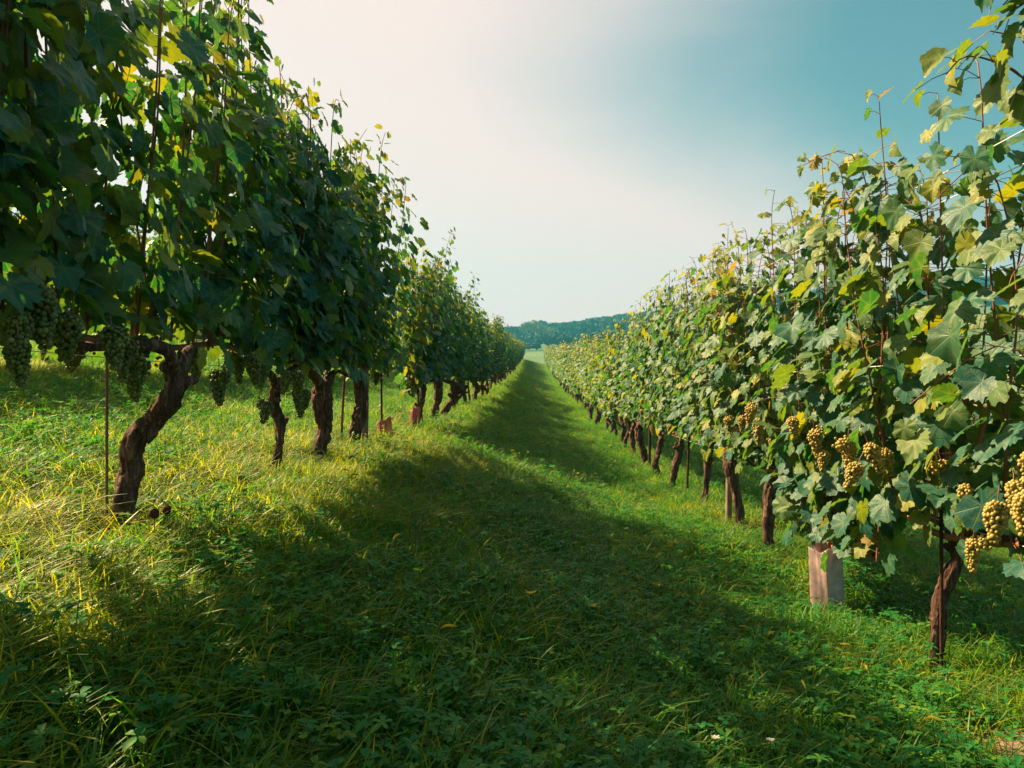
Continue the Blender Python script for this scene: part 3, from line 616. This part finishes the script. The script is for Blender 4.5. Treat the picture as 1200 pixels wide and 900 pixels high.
def lay_row(x, ys, near_p, far_p, label_of, group, r, swap=30, bun=3, zs=1.0):
    lib = {}
    for y in ys:
        fam = near_p if y < swap else far_p; k = int(r.integers(0, len(fam))); key = (y < swap, k, y < 18)
        if key not in lib: v = lib[key] = first_vine(fam[k], '', group, bun if y < 18 else 0)
        else: v = copy_vine(lib[key])
        xx = x + r.normal(0, .035) + .02*math.sin(y*.3)
        v.location = (xx, y, gz(xx, y)); v.rotation_euler = (r.normal(0, .03), r.normal(0, .025), math.pi*int(r.integers(0, 2)) + r.normal(0, .06)); s = r.uniform(.88, 1.06); s2 = s*zs*(.76 if (r.uniform() < .24 and y > 14) else 1); v.scale = (r.uniform(.9, 1.15), s*1.04, s2)
        tag(v, label_of(y), 'grapevine', group)
rr_ = np.random.default_rng(77)
def ysteps(a, b, st, r): 
    out = []; y = a
    while y < b: out.append(y); y += st*r.uniform(.9, 1.12)
    return out
ORD = ['first', 'second', 'third', 'fourth', 'fifth', 'sixth', 'seventh', 'eighth']
def counted(y0, y, text, rest):
    k = int(round((y-y0)/1.05)); return text % ORD[k] if 0 <= k < 8 else rest
lay_row(XL, ysteps(12.45, 97, 1.04, rr_), PL, FL, lambda y: counted(12.45, y, 'shaded leafy grapevine, %s one beyond the strongly leaning trunk of the left row', 'shaded leafy grapevine in the farther middle stretch of the left row') if y < 30 else 'small distant grapevine near the crest at the end of the left row', GLL, rr_)
lay_row(XR, ysteps(11.8, 96, 1.04, rr_), PR, FR, lambda y: counted(11.8, y, 'sunlit grapevine, %s one beyond the stout forked trunk of the right row', 'sunlit grapevine in the farther middle stretch of the right row') if y < 30 else 'small distant grapevine near the crest at the end of the right row', GRR, rr_)
lay_row(XL2, [2.8, 3.9, 5.0, 6.1] , PL, FL, lambda y: 'grapevine of the second left row seen through gaps in the nearest leaves', 'grapevines of the second left row', rr_, zs=.82)
lay_row(XL2, [7.2], PL, FL, lambda y: 'grapevine with a leaning trunk standing in sunny grass at the far left', 'grapevines of the second left row', rr_, zs=.82)
lay_row(XL2, ysteps(8.3, 45, 1.1, rr_), PL, FL, lambda y: 'grapevine of the second left row glimpsed between the shaded trunks', 'grapevines of the second left row', rr_, zs=.82)
lay_row(XR2, ysteps(3.6, 34, 1.1, rr_), PR, FR, lambda y: 'sunlit grapevine of the next row down the slope, behind the right row', 'grapevines of the second right row', rr_)

# ---------------------------------------------------------------- sleeves, stakes, posts, wires
M_pink = simple('pink_plastic_sleeve', (.50, .17, .16), .5, .4, .2, 26, trans=.25, bump=.004)
def sleeve(x, y, w, h, label, lean=0.0, seed=0):
    r = np.random.default_rng(seed); z = gz(x, y); o_ = []; n = 56; rows = 12; G = Geo(); V = []
    for k in range(rows):
        t = k/(rows-1)
        for j in range(n):
            a = j/n*2*math.pi; q = w*.5*(1/(max(abs(math.cos(a)), abs(math.sin(a)))**.75))*.93
            q *= 1 + .05*math.sin(3*a+t*2+seed) + .07*abs(math.sin(3.5*a+seed*2)) - .20*math.exp(-((a-4.6)/.16)**2) - .10*math.exp(-((a-3.7+t*.3)/.14)**2) + .03*t + (.05*math.sin(a*2+1)*t) + r.normal(0, .006)
            zz = -.04 + t*h + (.025*math.sin(a+seed)+.012*math.sin(5*a) if k == rows-1 else 0)
            V.append((q*math.cos(a+.5)+lean*t, q*math.sin(a+.5), zz))
    V = np.array(V); inn = V*np.array([.975, .975, 1]); m = len(V); Q = []
    for k in range(rows-1):
        for j in range(n):
            p = k*n+j; q = k*n+(j+1) % n; Q += [(p, q, q+n), (p, q+n, p+n), (m+p, m+q+n, m+q), (m+p, m+p+n, m+q+n)]
    for j in range(n):
        p = (rows-1)*n+j; q = (rows-1)*n+(j+1) % n; Q += [(p, q, m+q), (p, m+q, m+p)]
    G.add(np.concatenate([V, inn]), Q)
    o = obj('plant_sleeve', G.mesh('plant_sleeve', M_guard if x > 0 else M_pink, True), None, (x, y, z)); tag(o, label, 'plant sleeve', 'plastic sleeves round young vines'); o.rotation_euler = (r.normal(0, .03), r.normal(0, .03), 0)
    return o
sleeve(XR-.02, 4.11, .135, .43, 'tall pinkish white plastic sleeve at the foot of the right row, opened and creased', .0, 1)
sleeve(XL+.01, 6.94, .12, .23, 'squat reddish pink sleeve in the grass below a dark stake', -.01, 2)
sleeve(XL+.01, 8.60, .105, .30, 'slim pink sleeve standing right of the squat one', .015, 3)
def rod(name, cat, label, p0, p1, rad, mat, n=8, rough=.05, group=None):
    p0 = np.array(p0, float); p1 = np.array(p1, float); G = Geo(); m = 14; t = np.linspace(0, 1, m)[:, None]; r = np.random.default_rng(int(abs(p0[1])*100))
    P = (p1-p0)*t + np.sin(t*math.pi)*r.normal(0, .006, 3); tube(G, P, np.linspace(rad, rad*.92, m), n, rough, r=r)
    o = obj(name, G.mesh(name, mat), None, tuple(p0)); tag(o, label, cat, group); return o
def gp(x, y, d=0): return np.array([x, y, gz(x, y)+d])
rod('vine_stake', 'stake', 'thin dark stake tied beside the slanting trunk on the right', gp(1.595, 3.0, -.05), gp(1.60, 3.0, .95), .007, M_stake, group='thin stakes beside the vines')
rod('vine_stake', 'stake', 'thin tan stake left of the thick crooked trunk', gp(-1.415, 2.46, -.05), gp(-1.42, 2.46, 1.1), .005, M_shoot, group='thin stakes beside the vines')
rod('vine_stake', 'stake', 'dark rod standing above the squat pink sleeve', gp(-1.40, 6.92, 0), gp(-1.41, 6.9, 1.3), .010, M_stake, group='thin stakes beside the vines')
rod('vine_stake', 'stake', 'slender brown stake between the smooth slim trunk and the bent trunk', gp(1.60, 7.9, -.05), gp(1.66, 7.9, 1.2), .013, M_stake, group='thin stakes beside the vines')
rod('vine_stake', 'stake', 'brown stake leaning right beside the stout forked trunk', gp(1.58, 10.3, -.05), gp(1.63, 10.3, 1.2), .02, M_stake, group='thin stakes beside the vines')
rod('vine_stake', 'stake', 'reddish thin stick rising beside the trunk against the pale post', gp(-1.47, 5.7, -.02), gp(-1.42, 5.7, .9), .010, M_shoot, group='thin stakes beside the vines')
rod('trellis_post', 'post', 'grey weathered wooden post behind a trunk of the left row', gp(-1.36, 5.98, -.1), gp(-1.33, 6.0, 2.0), .036, M_post, 12, .06, 'wooden posts of the trellis')
rod('trellis_post', 'post', 'pale square cut post leaning by a dark trunk of the right row', gp(1.57, 6.12, -.1), gp(1.60, 6.14, 1.9), .026, M_post, 6, .05, 'wooden posts of the trellis')
def wire(x, h, label, y0=-1.5, y1=96, rad=.0016, sag=.012):
    ys = np.concatenate([np.arange(y0, 20, .5), np.arange(20, y1, 2.0)]); base = np.interp(ys, *[np.array(q) for q in (np.arange(y0-4, y1+8, 4), [gz(XR if x > 0 else XL, q) for q in np.arange(y0-4, y1+8, 4)])])
    P = np.stack([np.full(len(ys), x), ys, base + h - sag*np.abs(np.sin(ys*math.pi/5))], 1)
    G = Geo(); tube(G, P - P[0], rad, 5); o = obj('trellis_wire', G.mesh('trellis_wire', M_wire), None, tuple(P[0])); tag(o, label, 'wire', 'trellis wires along the rows')
wire(XR-.05, 1.94, 'upper of the two taut pale wires crossing the sky at the right edge', rad=.0021)
wire(XR+.03, 1.87, 'lower of the two close taut wires crossing the sky at the right edge', rad=.0021)
wire(XR-.10, 1.22, 'pale slack wire at mid height of the right row near the frame edge', rad=.0024)
wire(XR, .60, 'lowest wire of the right row carrying the vine arms')
wire(XL, 1.94, 'top wire of the left row hidden among the shaded leaves')
wire(XL, .60, 'lowest wire of the left row carrying the vine arms')

# ---------------------------------------------------------------- small flowers and seed heads
def flower(x, y, h, s, mat, label, cat='flower', name='yellow_flower'):
    v = empty(name, (x, y, gz(x, y))); tag(v, label, cat); r = np.random.default_rng(int(x*1000+y*77) % 9999)
    G = Geo(); tube(G, smooth_path([[0, 0, 0], [.01, 0, h*.5], [.015, .01, h]], 6), .0014, 4); obj('stem', G.mesh('stem', M_clover), v)
    G = Geo(); c = np.array([.015, .01, h])
    for k in range(16):
        a = k/16*6.28; d = np.array([math.cos(a), math.sin(a), r.uniform(.1, .5)]); e = np.array([-math.sin(a), math.cos(a), 0])
        q = s*r.uniform(.8, 1.1); G.add([c-e*q*.1, c+e*q*.1, c+d*q+e*q*.12, c+d*q*1.1, c+d*q-e*q*.12], [(0, 1, 2), (0, 2, 4), (4, 2, 3)])
    obj('petals', G.mesh('petals', mat), v)
    G = Geo(); G.add(ICOV*s*.3*np.array([1, 1, .5])+c, ICOT); obj('disc', G.mesh('disc', M_flower), v)
def at_px(u, v):
    # where the sight line through a pixel meets the ground
    for D in np.arange(.8, 60, .01):
        p = px(u, v, D)
        if p[2] < gz(p[0], p[1]) + .1: return p[0], p[1]
    return p[0], p[1]
for u, v, l in [(690, 710, 'small yellow flower in the middle of the shaded grass'), (617, 697, 'tiny yellow flower left of the other yellow bloom'), (765, 683, 'faint yellow flower right of the middle, near the sleeve side')]:
    x, y = at_px(u, v+10); flower(x, y, .13, .018, M_flower, l)
for u, v, l in [(829, 863, 'small white clover bloom near the bottom, left of its pair'), (893, 864, 'small white clover bloom near the bottom, right of its pair')]:
    x, y = at_px(u, v+10); flower(x, y, .12, .010, M_white, l, name='white_flower')
def seed_head(u, v, label):
    x, y = at_px(u, v+14); o = empty('seed_head', (x, y, gz(x, y))); tag(o, label, 'seed head', 'dark seed heads beside the crooked trunk')
    G = Geo(); tube(G, [[0, 0, 0], [.005, 0, .07], [0, 0, .14]], .002, 4); obj('stem', G.mesh('stem', M_dry), o)
    G = Geo(); r = np.random.default_rng(int(u)); G.add(ICOV*(.014*(1+r.normal(0, .15, (len(ICOV), 1))))+np.array([0, 0, .15]), ICOT); obj('burr', G.mesh('burr', M_seed), o)
seed_head(175, 609, 'dark reddish seed head, left one right of the crooked trunk')
seed_head(191, 604, 'dark reddish seed head, right one by the crooked trunk')

# ---------------------------------------------------------------- far country
def crown_geo(r, H, W, nq, q, lob=6):
    G = Geo(); cs = [np.array([r.normal(0, W*.28), r.normal(0, W*.28), H*r.uniform(.45, .8)]) for _ in range(lob)]; rs = [W*r.uniform(.28, .45) for _ in range(lob)]
    k = r.integers(0, lob, nq); v = r.normal(0, 1, (nq, 3)); v /= np.linalg.norm(v, axis=1)[:, None]; rad = np.array(rs)[k]*r.uniform(.75, 1.08, nq)
    p = np.array(cs)[k] + v*rad[:, None]*np.array([1, 1, .85]); n = v + r.normal(0, .45, (nq, 3)); n /= np.linalg.norm(n, axis=1)[:, None]
    e = np.cross(n, r.normal(0, 1, (nq, 3))); e /= np.linalg.norm(e, axis=1)[:, None]; f = np.cross(n, e); s = q*r.uniform(.6, 1.4, nq)[:, None]
    V = np.stack([p-e*s, p+f*s*.7, p+e*s, p-f*s*.7], 1).reshape(-1, 3); i = np.arange(nq)*4
    T = np.concatenate([np.stack([i, i+1, i+2], 1), np.stack([i, i+2, i+3], 1)]); G.add(V, T, np.repeat(r.uniform(0, 1, nq)*.5+np.repeat(.0, nq)+ (k/lob)*.5, 4)); return G
def build_far():
    r = np.random.default_rng(31)
    vs_ = []
    for k in range(7):
        G = crown_geo(r, r.uniform(7, 10), r.uniform(5, 7), 700, .55); tube(G, [[0, 0, -1], [0, 0, 3], [.2, 0, 6]], [.3, .22, .1], 6, a=.0); vs_.append(G.mesh('forest_tree', M_forest, False))
    n = 9000; x = r.uniform(-75, 230, n); y = r.uniform(305, 455, n); edge = 306 + 5*np.sin(x*.06) + 3*np.sin(x*.17)
    # a clearing in the wood's left part
    ok = (y > edge) & ~((np.hypot((x+0)/7, (y-318)/22) < 1))
    x, y = x[ok], y[ok]; n = len(x); z = ground(x, y); sc = r.uniform(.55, .8, n)*np.where((np.abs(x-1) < 4) & (y > 380), 1.3, 1)
    rot = np.stack([0*x, 0*x, r.uniform(0, 6.28, n)], 1)
    scatter('forest', np.stack([x, y, z], 1), rot, np.stack([sc, sc, sc], 1), r.integers(0, 7, n), vs_, 'dense blue green wood covering the far ridge', 'forest')
    # bushes along the field edges
    hv = []
    for k in range(4): hv.append(crown_geo(r, 2.6, 3.0, 500, .25).mesh('hedge_bush', M_forest, False))
    def hedge(x0, y0, x1, y1, n, label, s=1.0):
        t = np.sort(r.uniform(0, 1, n)); x = x0+(x1-x0)*t; y = y0+(y1-y0)*t+r.normal(0, .5, n); sc = s*r.uniform(.7, 1.2, n)
        scatter('hedgerow', np.stack([x, y, ground(x, y)], 1), np.stack([0*x, 0*x, r.uniform(0, 6.28, n)], 1), np.stack([sc, sc, sc], 1), r.integers(0, 4, n), hv, label, 'hedgerow')
    hedge(3, 235, 90, 262, 90, 'bushy hedgerow crossing the far fields below the wood', 1.25)
    hedge(-30, 275, 60, 292, 70, 'darker hedgerow along the foot of the far wood', 1.3)
    hedge(-40, 195, 4, 205, 26, 'low hedge left of the far field strip', .7)
    def tree(x, y, H, W, mat, label):
        v = empty('tree', (x, y, gz(x, y))); tag(v, label, 'tree'); G = Geo(); tube(G, [[0, 0, -.5], [.1, 0, H*.4], [0, 0, H*.7]], [.25, .18, .08], 7, .1); obj('trunk', G.mesh('trunk', M_treebark), v)
        obj('crown', crown_geo(r, H, W, 1600, .28, 8).mesh('crown', mat, False), v)
    tree(.0, 300, 9.5, 6.0, M_pale, 'pale green tree before the left end of the far wood')
    tree(6.5, 296, 6.5, 5.0, M_pale, 'small pale tree right of the taller pale one by the far wood')
build_far()

# ---------------------------------------------------------------- haze
def haze():
    if HAZE <= 0: return
    m = bpy.data.materials.new('haze'); m.use_nodes = True; N = m.node_tree.nodes; L = m.node_tree.links
    for n in list(N):
        if n.type != 'OUTPUT_MATERIAL': N.remove(n)
    pv = N.new('ShaderNodeVolumePrincipled'); pv.inputs['Color'].default_value = (.10, .62, .90, 1); pv.inputs['Density'].default_value = HAZE; pv.inputs['Anisotropy'].default_value = .3
    L.new(pv.outputs[0], N['Material Output'].inputs['Volume'])
    x0, x1, y0, y1, z0, z1 = -325, 325, -35, 500, -22, 82
    V = [(x, y, z) for z in (z0, z1) for y in (y0, y1) for x in (x0, x1)]
    me = bpy.data.meshes.new('haze'); me.from_pydata(V, [], [(0, 2, 3, 1), (4, 5, 7, 6), (0, 1, 5, 4), (2, 6, 7, 3), (0, 4, 6, 2), (1, 3, 7, 5)]); me.materials.append(m)
    o = obj('haze', me); tag(o, 'thin blue haze over the valley', 'haze', kind='stuff')
haze()
